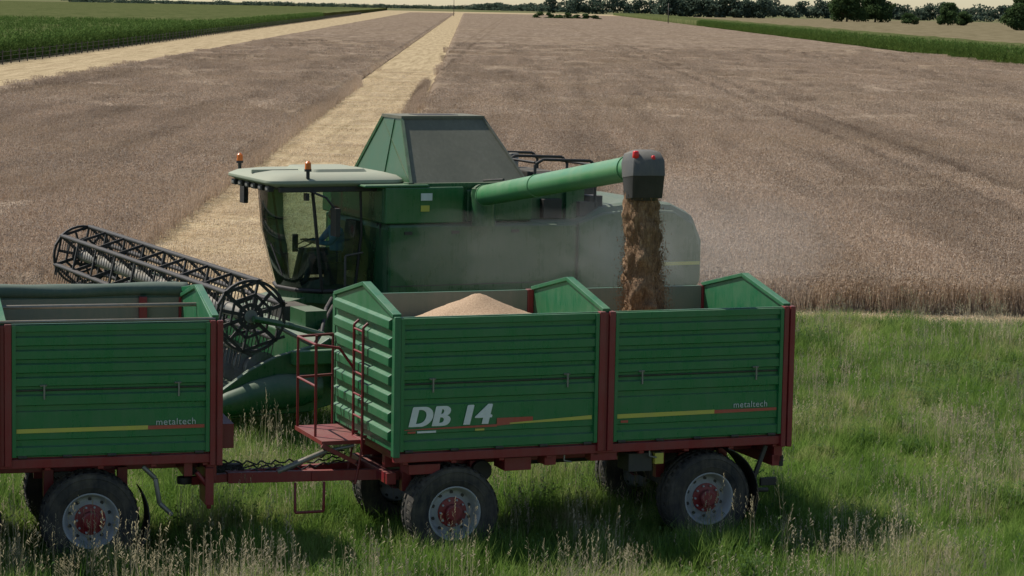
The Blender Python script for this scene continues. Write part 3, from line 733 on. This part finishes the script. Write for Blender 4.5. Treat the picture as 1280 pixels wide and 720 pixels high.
T2=math.radians(16.42); c2,s2=math.cos(T2),math.sin(T2)
t2=build_trailer('grain_trailer.001',(-3.45-LT*c2,29.27-LT*s2,0),T2,2.73,[2.13,3.74])
text('lettering_maker','metaltech',(4.49,-.0335,1.505),.112,t2,'lettering',0,.0,1,.002,1,.004)
mb=MB('yellow','redstripe','steel')
strip(2.87,4.4,1.45,1.50,1.455,1.505,0); strip(4.4,5.07,1.455,1.50,1.46,1.50,1,-.0332)
mb.make('decal_stripes',t2,fixn=False)
mb=MB('tarp'); rings=[]
for k in range(70):
    x=-.05+5.3*k/69; ring=[]
    for i in range(16):
        a=2*pi*i/16; r=.085*(1+.18*noise.noise(Vector((x*1.5,math.cos(a),math.sin(a)))))
        ring.append((x,WT+.02+r*math.cos(a)*1.3,2.83+r*math.sin(a)+.01*math.sin(x*3)))
    rings.append(ring)
mb.loft(rings,0,True); mb.prism([(WT-.03,2.70),(WT+.06,2.45),(WT+.075,2.45),(WT+.06,2.83),(WT-.02,2.86)],0,5.2,0,'x'); mb.make('rolled_tarp',t2)
mb=MB('steel','tgreen','red','black','dark'); mb.cyl((.0,WT/2,2.78),(5.2,WT/2,2.78),.025,.025,0,10); mb.cyl((0,.0,2.755),(5.2,.0,2.755),.02,.02,0,10)
mb.box(4.62,4.72,WT-.12,WT-.04,2.3,2.75,2)
mb.beam((5.2,.0,2.77),(5.2,WT/2,3.00),.08,.06,1); mb.beam((5.2,WT/2,3.00),(5.2,WT,2.83),.08,.06,1)
mb.box(5.24,5.5,.4,2.0,1.12,1.42,2); mb.beam((5.0,1.2,.72),(5.75,1.2,.72),.12,.12,4)
mb.beam((4.9,.1,.95),(4.9,WT-.1,.95),.1,.2,2); mb.box(5.1,5.2,.05,.5,.5,.95,2); mb.path([(5.0,.1,.9),(5.15,.1,.7),(5.15,.1,.45)],.03,2)
fender(mb,3.74,WZ,.0,.46,.68,-35,30,3)
mb.path([(4.35,.05,1.0),(4.5,.05,.85),(4.55,.05,.55),(4.7,.05,.4)],.03,0,8)
mb.make('rear_fittings',t2,.005)
heap('grain_heap',.05,2.67,lambda x,y:1.9,t2); heap('grain_heap_rear',2.75,5.1,lambda x,y:1.8,t2)

# ================================================================ COMBINE
CB=math.radians(25.25)
cb=empty('combine_harvester',(-3.55,41.66,0),CB)
mb=MB('cgreen')
mb.prism([(.95,1.1),(.95,2.92),(4.5,2.9),(4.9,3.12),(5.6,3.2),(6.3,3.16),(6.75,2.95),(6.95,2.5),(6.95,1.75),(6.5,1.3),(5.2,1.05)],-1.40,1.40)
mb.make('body_shell',cb,.12)
mb=MB('cgreen')
mb.prism([(.98,1.25),(.98,2.88),(4.42,2.84),(4.42,1.2)],-1.47,-1.38); mb.prism([(4.47,1.2),(4.47,2.86),(4.95,3.02),(5.7,3.08),(6.3,3.03),(6.72,2.8),(6.86,2.4),(6.86,1.8),(6.4,1.4)],-1.47,-1.38)
mb.prism([(.98,1.25),(.98,2.88),(4.42,2.84),(4.42,1.2)],1.38,1.47); mb.make('side_shields',cb,.035)
mb=MB('yellow','white','dark','cgreen'); mb.box(6.1,6.84,-1.478,-1.46,2.08,2.14,0)
mb.box(1.55,1.75,-1.458,-1.43,3.28,3.40,1); mb.box(1.55,1.70,-1.458,-1.43,3.10,3.20,0)
for x in(1.25,2.1,3.2): mb.box(x,x+.14,-1.485,-1.46,2.72,2.77,2)
mb.box(1.0,4.40,-1.476,-1.46,1.86,1.875,2)
mb.make('decals',cb,fixn=False)
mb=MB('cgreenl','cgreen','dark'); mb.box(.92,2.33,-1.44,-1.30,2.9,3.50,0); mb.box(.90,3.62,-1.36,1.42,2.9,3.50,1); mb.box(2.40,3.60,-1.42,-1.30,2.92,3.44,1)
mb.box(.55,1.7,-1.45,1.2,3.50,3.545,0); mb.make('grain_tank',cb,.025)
b0=[(1.42,-1.32,3.53),(3.55,-1.32,3.53),(3.55,1.32,3.53),(1.42,1.32,3.53)]; b1=[(1.62,-.42,4.58),(3.12,-.42,4.58),(3.12,.42,4.58),(1.62,.42,4.58)]
mb=MB('tank','cgreen','black')
mb.add(b0+b1,[(0,1,5,4)],0); mb.add(b0+b1,[(1,2,6,5),(2,3,7,6)],0); mb.add(b0+b1,[(3,0,4,7)],1)
mb.box(1.60,3.14,-.44,.44,4.58,4.63,0); mb.box(2.0,2.75,-.2,.2,4.625,4.637,2)
for a,m_ in((0,1),(1,0),(3,1)): mb.beam(b0[a],b1[a],.05,.05,m_)
mb.box(1.36,3.6,-1.38,-1.28,3.48,3.56,1); mb.box(1.36,1.46,-1.38,1.38,3.48,3.56,1)
mb.beam((1.43,-.1,3.56),(1.62,-.1,4.56),.04,.04,1); mb.beam((1.43,-1.25,3.56),(1.62,.35,4.5),.03,.03,1)
mb.make('tank_cover',cb,fixn=False)
mb=MB('cgreen','black','dark','cgreenl','steel')
mb.box(3.65,4.4,-1.1,.9,2.9,3.35,0); mb.box(4.35,4.7,-1.2,-.7,2.9,3.62,0); mb.box(3.9,4.25,-1.25,-1.1,2.92,3.25,1); mb.box(4.75,5.0,-1.3,-1.0,3.05,3.3,1); mb.box(4.55,4.9,-1.32,-1.1,2.95,3.2,2)
mb.cyl((4.0,.2,3.3),(4.0,.2,3.95),.09,.09,4,14); mb.cyl((4.0,.5,3.3),(4.0,.5,3.75),.14,.12,1,16)
for y in(-1.3,-.2,1.0):
    mb.path([(3.7,y,3.4),(3.7,y,3.85),(3.85,y,3.93),(4.75,y,3.90),(4.85,y,3.8),(4.85,y,3.1)],.028,1,8)
mb.path([(3.7,-1.3,3.88),(3.7,1.0,3.88)],.025,1); mb.path([(4.85,-1.3,3.82),(4.85,1.0,3.82)],.025,1); mb.path([(3.7,-1.3,3.62),(4.85,-1.3,3.58)],.022,1)
for i in range(5): mb.cyl((4.4+.0*i,-.6+.3*i,3.3),(4.4,-.6+.3*i,3.55),.06,.06,1,10)
mb.path([(3.75,-.6,3.35),(4.1,-.7,3.6),(4.6,-.9,3.66)],.05,1); mb.box(4.95,5.2,-.6,.8,3.1,3.4,2)
mb.box(3.75,4.3,-.9,.3,3.35,3.7,2); mb.cyl((3.8,-1.0,3.6),(4.6,-1.0,3.62),.09,.09,1,12)
mb.make('engine_deck',cb,.01)
Minv=(Matrix.Translation(Vector((-3.55,41.66,0)))@Matrix.Rotation(CB,4,'Z')).inverted()
pA=Minv@Vector((-.50,41.3,3.36)); 
tipw=(Matrix.Translation(Vector((-1.36,29.41,0)))@Matrix.Rotation(T1,4,'Z'))@Vector((SX-.08,SY,4.50)); pB=Minv@tipw
d=(pB-pA).normalized()
mb=MB('auger','cgreen','dark','redlamp','black')
mb.cyl(pA,pB-d*.15,.17,.165,0,28)
for t in(.02,.40,.93): q=pA+(pB-pA)*t; mb.cyl(q-d*.02,q+d*.02,.180,.180,0,28)
mb.cyl(pA-d*.25,pA+d*.05,.20,.20,1,24); mb.cyl(pA+Vector((0,0,-.5)),pA+Vector((0,0,.12)),.2,.2,1,24)
mb.path([pA+Vector((0,0,.25)),pA+Vector((0,0,.2))+d*1.5],.02,4)
mb.make('unloading_auger',cb,fixn=False)
side=d.cross(Vector((0,0,1))).normalized(); upv=Vector((0,0,1))
def SP(a,b,c): return pB+d*a+side*b+upv*c
mb=MB('hood','redlamp','black','steel','orange')
ring=lambda z,a0,a1,b:[SP(a0,-b,z),SP((a0+a1)/2,-b*1.05,z),SP(a1,-b,z),SP(a1+.03,0,z),SP(a1,b,z),SP((a0+a1)/2,b*1.05,z),SP(a0,b,z),SP(a0-.02,0,z)]
mb.loft([ring(.21,-.22,.00,.10),ring(.17,-.32,.16,.18),ring(.05,-.32,.26,.21),ring(-.14,-.24,.28,.215)],0,True,True,False)
mb.loft([ring(-.13,-.235,.275,.21),ring(-.42,-.18,.23,.20)],2,True,False,False)
mb.cyl(SP(.02,0,-.44),SP(.02,0,-.05),.19,.205,2,24)
q=SP(.20,.16,.08); mb.cyl(q,q+Vector((0,0,.10)),.045,.04,1,12); q=SP(.24,-.06,.06); mb.cyl(q,q+Vector((0,0,.06)),.03,.025,1,12)
mb.make('auger_spout',cb,.015)
low=[(1.0,-.86),(.05,-.86),(-.28,-.55),(-.42,0),(-.28,.55),(.05,.86),(1.0,.86)]
mid=[(1.0,-.97),(-.10,-.97),(-.52,-.60),(-.68,0),(-.52,.60),(-.10,.97),(1.0,.97)]
hi=[(1.0,-1.0),(-.20,-1.0),(-.58,-.62),(-.74,0),(-.58,.62),(-.20,1.0),(1.0,1.0)]
rg=[[(x,y,1.75) for x,y in low],[(x*.5+a*.5,y*.5+b*.5,2.2) for (x,y),(a,b) in zip(low,mid)],[(x,y,2.7) for x,y in mid],[(x,y,3.5) for x,y in hi]]
mb=MB('glass'); mb.loft(rg,0,True,False,False,False); g=mb.make('glass',cb)
mb=MB('black','cgreen','dark')
for k,r in((1,.03),(5,.03),(0,.045),(6,.045)): mb.path([q[k] for q in rg],r,0,8)
mb.path(rg[0],.04,0,8); mb.path([(x,y,3.47) for x,y,z in rg[3]],.05,0,8)
mb.add([(1.01,-.95,1.75),(1.01,.95,1.75),(1.01,1.0,3.46),(1.01,-1.0,3.46)],[(0,1,2,3)],2)
mb.prism([(x,y) for x,y in low],1.55,1.74,1,'z')
mb.path([(.62,-.9,1.8),(.68,-1.0,2.7),(.65,-1.0,3.45)],.022,0)
mb.box(1.02,1.35,-1.0,1.0,1.6,2.5,1); mb.box(1.05,1.30,-.98,.98,2.5,3.48,1)
mb.path([(.98,-1.12,1.9),(.98,-1.15,2.3),(.95,-1.15,2.9),(.98,-1.05,3.1)],.018,0)
mb.path([(-.55,-.58,2.0),(-.62,-.2,2.5)],.012,0)
mb.make('cab_frame',cb,fixn=False)
def rrect(x0,x1,y0,y1,r,z,n=5):
    o=[]
    for cx,cy,a in((x1-r,y1-r,0),(x0+r,y1-r,90),(x0+r,y0+r,180),(x1-r,y0+r,270)):
        for i in range(n+1): t=math.radians(a+90*i/n); o.append((cx+r*math.cos(t),cy+r*math.sin(t),z))
    return o
mb=MB('roof','cgreen','black','steel','white')
mb.loft([rrect(-.85,1.35,-1.1,1.1,.22,3.5),rrect(-.98,1.42,-1.18,1.18,.28,3.56),rrect(-.98,1.42,-1.18,1.18,.28,3.61),rrect(-.86,1.35,-1.08,1.08,.28,3.67),rrect(-.55,1.2,-.85,.85,.25,3.71)],0,True)
mb.loft([rrect(-.1,.95,-.65,.65,.12,3.70),rrect(-.05,.9,-.6,.6,.12,3.76)],0,False)
mb.box(-.9,1.1,-.02,.02,3.66,3.725,0)
for y in(-.85,-.5,-.15,.15,.5,.85): mb.box(-.93,-.84,y-.09,y+.09,3.42,3.51,2); mb.box(-.945,-.93,y-.06,y+.06,3.44,3.49,3)
mb.box(-.8,1.1,-1.12,-1.02,3.42,3.50,2); mb.box(-.8,1.1,1.02,1.12,3.42,3.50,2)
mb.make('cab_roof',cb,.012)
mb=MB('orange','black','dark')
for x,y in((-.32,-1.12),(-.72,1.12)):
    mb.cyl((x,y,3.60),(x,y,3.76),.03,.03,1,10); mb.cyl((x,y,3.76),(x,y,3.80),.06,.06,1,14); mb.cyl((x,y,3.80),(x,y,3.90),.055,.05,0,14); mb.cyl((x,y,3.90),(x,y,3.93),.05,.02,0,14)
mb.make('beacons',cb,fixn=False)
mb=MB('black','steel'); mb.box(.02,.10,-1.52,-1.28,2.72,3.18,0); mb.box(.10,.105,-1.50,-1.30,2.75,3.15,1); mb.path([(-.3,-1.05,3.45),(-.1,-1.38,3.35),(.06,-1.4,3.15)],.02,0)
mb.box(-.56,-.48,1.36,1.58,3.05,3.42,0); mb.path([(-.6,1.05,3.45),(-.55,1.45,3.45)],.02,0); mb.box(-.35,-.29,-1.12,-1.0,3.28,3.40,0)
mb.make('mirrors',cb,.02)
mb=MB('seat','black','dark'); mb.box(.35,.85,-.25,.25,2.02,2.16,0); mb.prism([(.78,2.1),(.92,2.1),(1.0,2.85),(.88,2.85)],-.24,.24,0); mb.box(.45,.75,-.15,.15,1.75,2.03,2)
mb.box(.2,.8,.3,.5,1.9,2.35,1); mb.path([(-.15,0,1.75),(.0,0,2.4)],.05,1); mb.box(-.05,.05,.3,.34,2.3,2.6,1)
mb.lathe([(.19,-.015),(.205,0),(.19,.015),(.175,0),(.19,-.015)],(0,0,0),1,24)
nst=len(mb.v)-24*5
rotm=Matrix.Translation(Vector((.06,0,2.47)))@Matrix.Rotation(math.radians(-25),4,'Y')@Matrix.Rotation(pi/2,4,'X')
for i in range(nst,len(mb.v)): mb.v[i]=tuple(rotm@Vector(mb.v[i]))
mb.make('cab_interior',cb,.02)
def skin_fig(name,verts,edges,rad,mat,parent,root=0):
    me=bpy.data.meshes.new(name); me.from_pydata(verts,edges,[]); ob=bpy.data.objects.new(name,me); COL.objects.link(ob); ob.parent=parent
    ob.modifiers.new('skin','SKIN').use_smooth_shade=True
    for i,r in enumerate(rad): me.skin_vertices[0].data[i].radius=(r,r) if not isinstance(r,tuple) else r
    me.skin_vertices[0].data[root].use_root=True
    s=ob.modifiers.new('sub','SUBSURF'); s.levels=1; s.render_levels=2; me.materials.append(M[mat]); return ob
dr=empty('driver',(-3.55,41.66,0),CB)
V_=[(.62,0,2.26),(.64,0,2.48),(.63,0,2.68),(.60,0,2.80),(.60,-.18,2.70),(.60,.18,2.70),(.42,-.25,2.48),(.42,.25,2.48),(.20,-.19,2.50),(.20,.19,2.50)]
skin_fig('torso',V_,[(0,1),(1,2),(2,3),(2,4),(2,5),(4,6),(5,7),(6,8),(7,9)],[(.15,.15),(.15,.13),(.15,.12),.06,.075,.075,.05,.05,.036,.036],'shirt',dr)
skin_fig('legs',[(.62,0,2.24),(.55,-.1,2.22),(.55,.1,2.22),(.12,-.14,2.26),(.12,.14,2.26),(.02,-.14,1.84),(.02,.14,1.84),(-.12,-.14,1.80),(-.12,.14,1.80)],[(0,1),(0,2),(1,3),(2,4),(3,5),(4,6),(5,7),(6,8)],[.13,.095,.095,.07,.07,.05,.05,.04,.04],'trousers',dr)
for s_ in(-1,1):
    V_=[(.20,.19*s_,2.50),(.12,.175*s_,2.51)]; E_=[(0,1)]; Rr=[.032,.038]
    for k in range(4):
        b=len(V_); yy=(.15+.017*k)*s_; V_+=[(.08,yy,2.535-.005*k),(.045,yy-.01*s_,2.53),(.05,yy-.015*s_,2.50)]; E_+=[(1,b),(b,b+1),(b+1,b+2)]; Rr+=[.010,.009,.008]
    b=len(V_); V_+=[(.10,.14*s_,2.50),(.07,.13*s_,2.485)]; E_+=[(1,b),(b,b+1)]; Rr+=[.011,.009]
    skin_fig('hand',V_,E_,Rr,'skin',dr)
mb=MB('skin','hair','white')
def ell(mb,c,r,mi,n=16,m=12,zmin=-1,f=None):
    rings=[]
    for j in range(m+1):
        ph=-pi/2+pi*j/m; z=math.sin(ph)
        if z<zmin: continue
        ring=[]
        for i in range(n):
            t=2*pi*i/n; x,y,zz=math.cos(t)*math.cos(ph),math.sin(t)*math.cos(ph),z
            if f: x,y,zz=f(x,y,zz)
            ring.append((c[0]+r[0]*x,c[1]+r[1]*y,c[2]+r[2]*zz))
        rings.append(ring)
    mb.loft(rings,mi,True,False,False)
ell(mb,(.575,0,2.95),(.098,.077,.122),0,f=lambda x,y,z:(x*(1-.12*max(0,-z)),y*(1-.25*max(0,-z)),z))
ell(mb,(.595,0,2.985),(.10,.083,.105),1,zmin=-.25); mb.cyl((.59,0,2.78),(.585,0,2.88),.055,.05,0,14)
ell(mb,(.478,0,2.935),(.018,.012,.022),0,8,6)
for s_ in(-1,1): ell(mb,(.492,.03*s_,2.96),(.012,.013,.009),2,8,6); ell(mb,(.583,.08*s_,2.945),(.018,.012,.03),0,8,6)
ell(mb,(.487,0,2.892),(.008,.022,.006),1,8,6)
mb.make('head',dr,fixn=True)
for i,(x,y,r,w_) in enumerate(((1.55,-1.72,.90,.62),(1.55,1.72,.90,.62),(5.6,-1.35,.65,.45),(5.6,1.35,.65,.45))):
    wheel('tyre_%d'%i,cb,(x,y,r-.18),r,w_,-1 if y<0 else 1,'yellow','yellow',24)
mb=MB('cgreen','dark'); mb.prism([(1.2,1.1),(1.2,1.9),(.4,1.75),(-1.35,1.4),(-1.35,.6),(-.9,.6)],-.65,.65,0); mb.box(1.3,1.7,-1.5,1.5,.6,.9,1); mb.box(5.45,5.7,-1.3,1.3,.4,.65,1)
mb.box(5.3,5.9,-.8,.8,.6,1.2,1)
mb.box(.2,1.2,-1.55,-.95,1.50,1.56,1); mb.path([(.2,-1.5,1.55),(.2,-1.5,2.4),(.5,-1.52,2.45)],.02,1); mb.make('feeder_house',cb,.03)
hd=empty('header',(0,0,0)); hd.parent=cb
Y0=4.62
mb=MB('cgreenl','cgreen','dark','steel')
mb.prism([(-1.55,.58),(-1.45,.62),(-1.42,1.42),(-1.25,1.52),(-1.2,1.45),(-1.28,.5),(-3.0,.42),(-3.15,.46),(-2.9,.5)],-Y0,Y0,1)
mb.box(-1.3,-1.12,-Y0,Y0,1.38,1.5,1)
for y in(-3.9,-3.0,-2,-1,1,2,3,3.9): mb.box(-1.30,-1.14,y-.05,y+.05,.5,1.4,1)
mb.make('header_frame',hd,.02)
mb=MB('steel','dark'); mb.cyl((-1.95,-Y0,.88),(-1.95,Y0,.88),.17,.17,0,18)
for sgn in(-1,1):
    n=150; vs=[];fs=[]
    for i in range(n+1):
        t=i/n; y=sgn*(Y0-.1-(Y0-.8)*t); a=t*2*pi*7*sgn
        for r in(.16,.31): vs.append((-1.95+r*math.cos(a),y,.88+r*math.sin(a)))
    for i in range(n): fs.append((2*i,2*i+1,2*i+3,2*i+2))
    mb.add(vs,fs,0)
for i in range(90): y=-Y0+.05+i*(2*Y0-.1)/89; mb.add([(-3.1,y-.03,.47),(-3.1,y+.03,.47),(-3.28,y,.45)],[(0,1,2)],1)
mb.make('intake_auger',hd,fixn=False)
def endplate(sg):
    mb=MB('cgreenl','cgreen','yellow','dark')
    y=sg*Y0; p=[(-3.2,.50),(-3.0,.78),(-2.55,1.08),(-2.1,1.28),(-1.5,1.42),(-1.05,1.40),(-.98,.9),(-1.05,.55),(-1.6,.42),(-2.9,.38)]
    mb.prism(p,y-.05,y+.05,1)
    rings=[]
    for x,z,rz_,ry in((-3.40,.48,.02,.02),(-3.2,.52,.11,.06),(-2.9,.60,.18,.11),(-2.5,.68,.25,.15),(-2.1,.74,.27,.16),(-1.7,.76,.24,.12),(-1.4,.78,.16,.08)):
        rings.append([(x,y+sg*.07+ry*math.cos(2*pi*i/20)*1.2,z+rz_*math.sin(2*pi*i/20)) for i in range(20)])
    mb.loft(rings,1,True)
    mb.box(-1.9,-1.0,min(y+sg*.05,y+sg*.2),max(y+sg*.05,y+sg*.2),1.15,1.36,0)
    mb.make('end_divider',hd,.02)
endplate(-1); endplate(1)
mb=MB('black','yellow','cgreen','steel','dark'); yn=-Y0-.02
mb.box(-1.25,-.85,yn-.26,yn-.04,.75,1.36,2); mb.box(-1.16,-.98,yn-.268,yn-.258,1.06,1.24,0); mb.box(-1.13,-1.01,yn-.274,yn-.266,1.09,1.21,1); mb.box(-1.10,-1.04,yn-.280,yn-.272,1.12,1.18,2)
mb.box(-1.2,-.92,yn-.268,yn-.258,.93,.97,1)
mb.path([(-1.2,-4.2,1.5),(-1.9,-4.55,1.72),(-2.5,-4.72,1.86)],.05,2); mb.path([(-1.2,4.2,1.5),(-1.9,4.55,1.72),(-2.5,4.72,1.86)],.05,2); mb.cyl((-1.3,-4.5,1.3),(-2.1,-4.6,1.72),.03,.03,3,10)
mb.beam((-1.2,0,1.5),(-2.3,0,1.86),.08,.1,2)
mb.path([(-1.0,-3.6,1.45),(-.7,-3.0,1.75),(-.3,-2.2,1.8),(.2,-1.4,1.6)],.03,0); mb.path([(-1.0,-3.5,1.45),(-.6,-2.8,1.6),(-.2,-2.0,1.65),(.3,-1.4,1.5)],.03,0)
mb.box(-1.15,-.8,-3.3,-2.6,1.2,1.75,2); mb.cyl((-.95,-4.2,1.25),(-.95,-1.0,1.25),.05,.05,0,10); mb.box(-1.1,-.7,-2.2,-1.6,1.3,1.7,4)
mb.make('header_drives',hd,.01)
RX,RZ,RR=-2.5,1.88,.53
mb=MB('black','steel','dark')
mb.cyl((RX,-Y0,RZ),(RX,Y0,RZ),.10,.10,1,18)
for st in range(9):
    y=-Y0+.03+st*(2*Y0-.06)/8; endp=st in(0,8)
    for i in range(6):
        a=2*pi*i/6+.3; b=a+2*pi/6
        A=(RX+RR*math.cos(a),y,RZ+RR*math.sin(a)); B=(RX+RR*math.cos(b),y,RZ+RR*math.sin(b))
        mb.beam((RX,y,RZ),A,.03,.055,0); mb.beam(A,B,.025,.045,0)
        if endp:
            m1=((A[0]+B[0])/2,y,(A[2]+B[2])/2); mb.beam((RX,y,RZ),m1,.03,.05,0)
            A2=(RX+.62*RR*math.cos(a),y,RZ+.62*RR*math.sin(a)); B2=(RX+.62*RR*math.cos(b),y,RZ+.62*RR*math.sin(b)); mb.beam(A2,B2,.03,.04,0)
            A3=(RX+1.12*RR*math.cos(a+.25),y-.05,RZ-.06+1.0*RR*math.sin(a+.25)); mb.beam(A,A3,.03,.04,0)
    if endp: mb.lathe([(.20,-.02),(.20,.02),(.14,.02),(.14,-.02),(.20,-.02)],(RX,y,RZ),0,20,False); mb.lathe([(.55,-.03),(.55,.03),(.51,.03),(.51,-.03),(.55,-.03)],(RX,y,RZ),0,32,False)
for i in range(6):
    a=2*pi*i/6+.3; x,z=RX+RR*math.cos(a),RZ+RR*math.sin(a)
    mb.cyl((x,-Y0,z),(x,Y0,z),.035,.035,0,8); mb.beam((x+.03,-Y0,z+.02),(x+.03,Y0,z+.02),.06,.014,0)
    for k in range(62):
        y=-Y0+.08+k*(2*Y0-.16)/61; mb.cyl((x,y,z),(x-.05,y,z-.25),.010,.007,0,4,False)
mb.make('reel',hd,fixn=False)

# ================================================================ DUST (thin homogeneous puffs)
m,nt=newmat('dust_haze')
vs_=N(nt,'ShaderNodeVolumeScatter'); vs_.inputs['Color'].default_value=(.86,.80,.70,1); vs_.inputs['Anisotropy'].default_value=.2; vs_.inputs['Density'].default_value=.036
o=N(nt,'ShaderNodeOutputMaterial'); L(nt,vs_.outputs[0],o.inputs['Volume'])
dc=empty('dust_cloud',(1.4,34.2,3.1))
random.seed(21)
for i,(x,y,z,rx,ry,rz) in enumerate(((.3,-.4,-.1,.75,.8,.9),(.7,.5,.15,1.4,1.1,.85),(-.6,1.0,-.15,1.6,1.2,.65),(-1.8,1.4,-.1,1.4,1.1,.55),(1.8,1.0,.0,1.5,1.2,.75),(.3,.4,.5,1.0,.9,.6),(1.4,2.2,.1,2.1,1.4,.9))):
    bm=bmesh.new(); bmesh.ops.create_icosphere(bm,subdivisions=4,radius=1)
    for v in bm.verts:
        q=1+.35*noise.noise(v.co*1.3+Vector((i*3,0,0)))+.18*noise.noise(v.co*3+Vector((0,i*5,0)))
        v.co=Vector((v.co.x*rx*q,v.co.y*ry*q,v.co.z*rz*q))
    for f in bm.faces: f.smooth=True
    me=bpy.data.meshes.new('dust_puff'); bm.to_mesh(me); bm.free(); me.materials.append(m)
    ob=bpy.data.objects.new('dust_puff_%d'%i,me); COL.objects.link(ob); ob.parent=dc; ob.location=(x,y,z)
print('done')
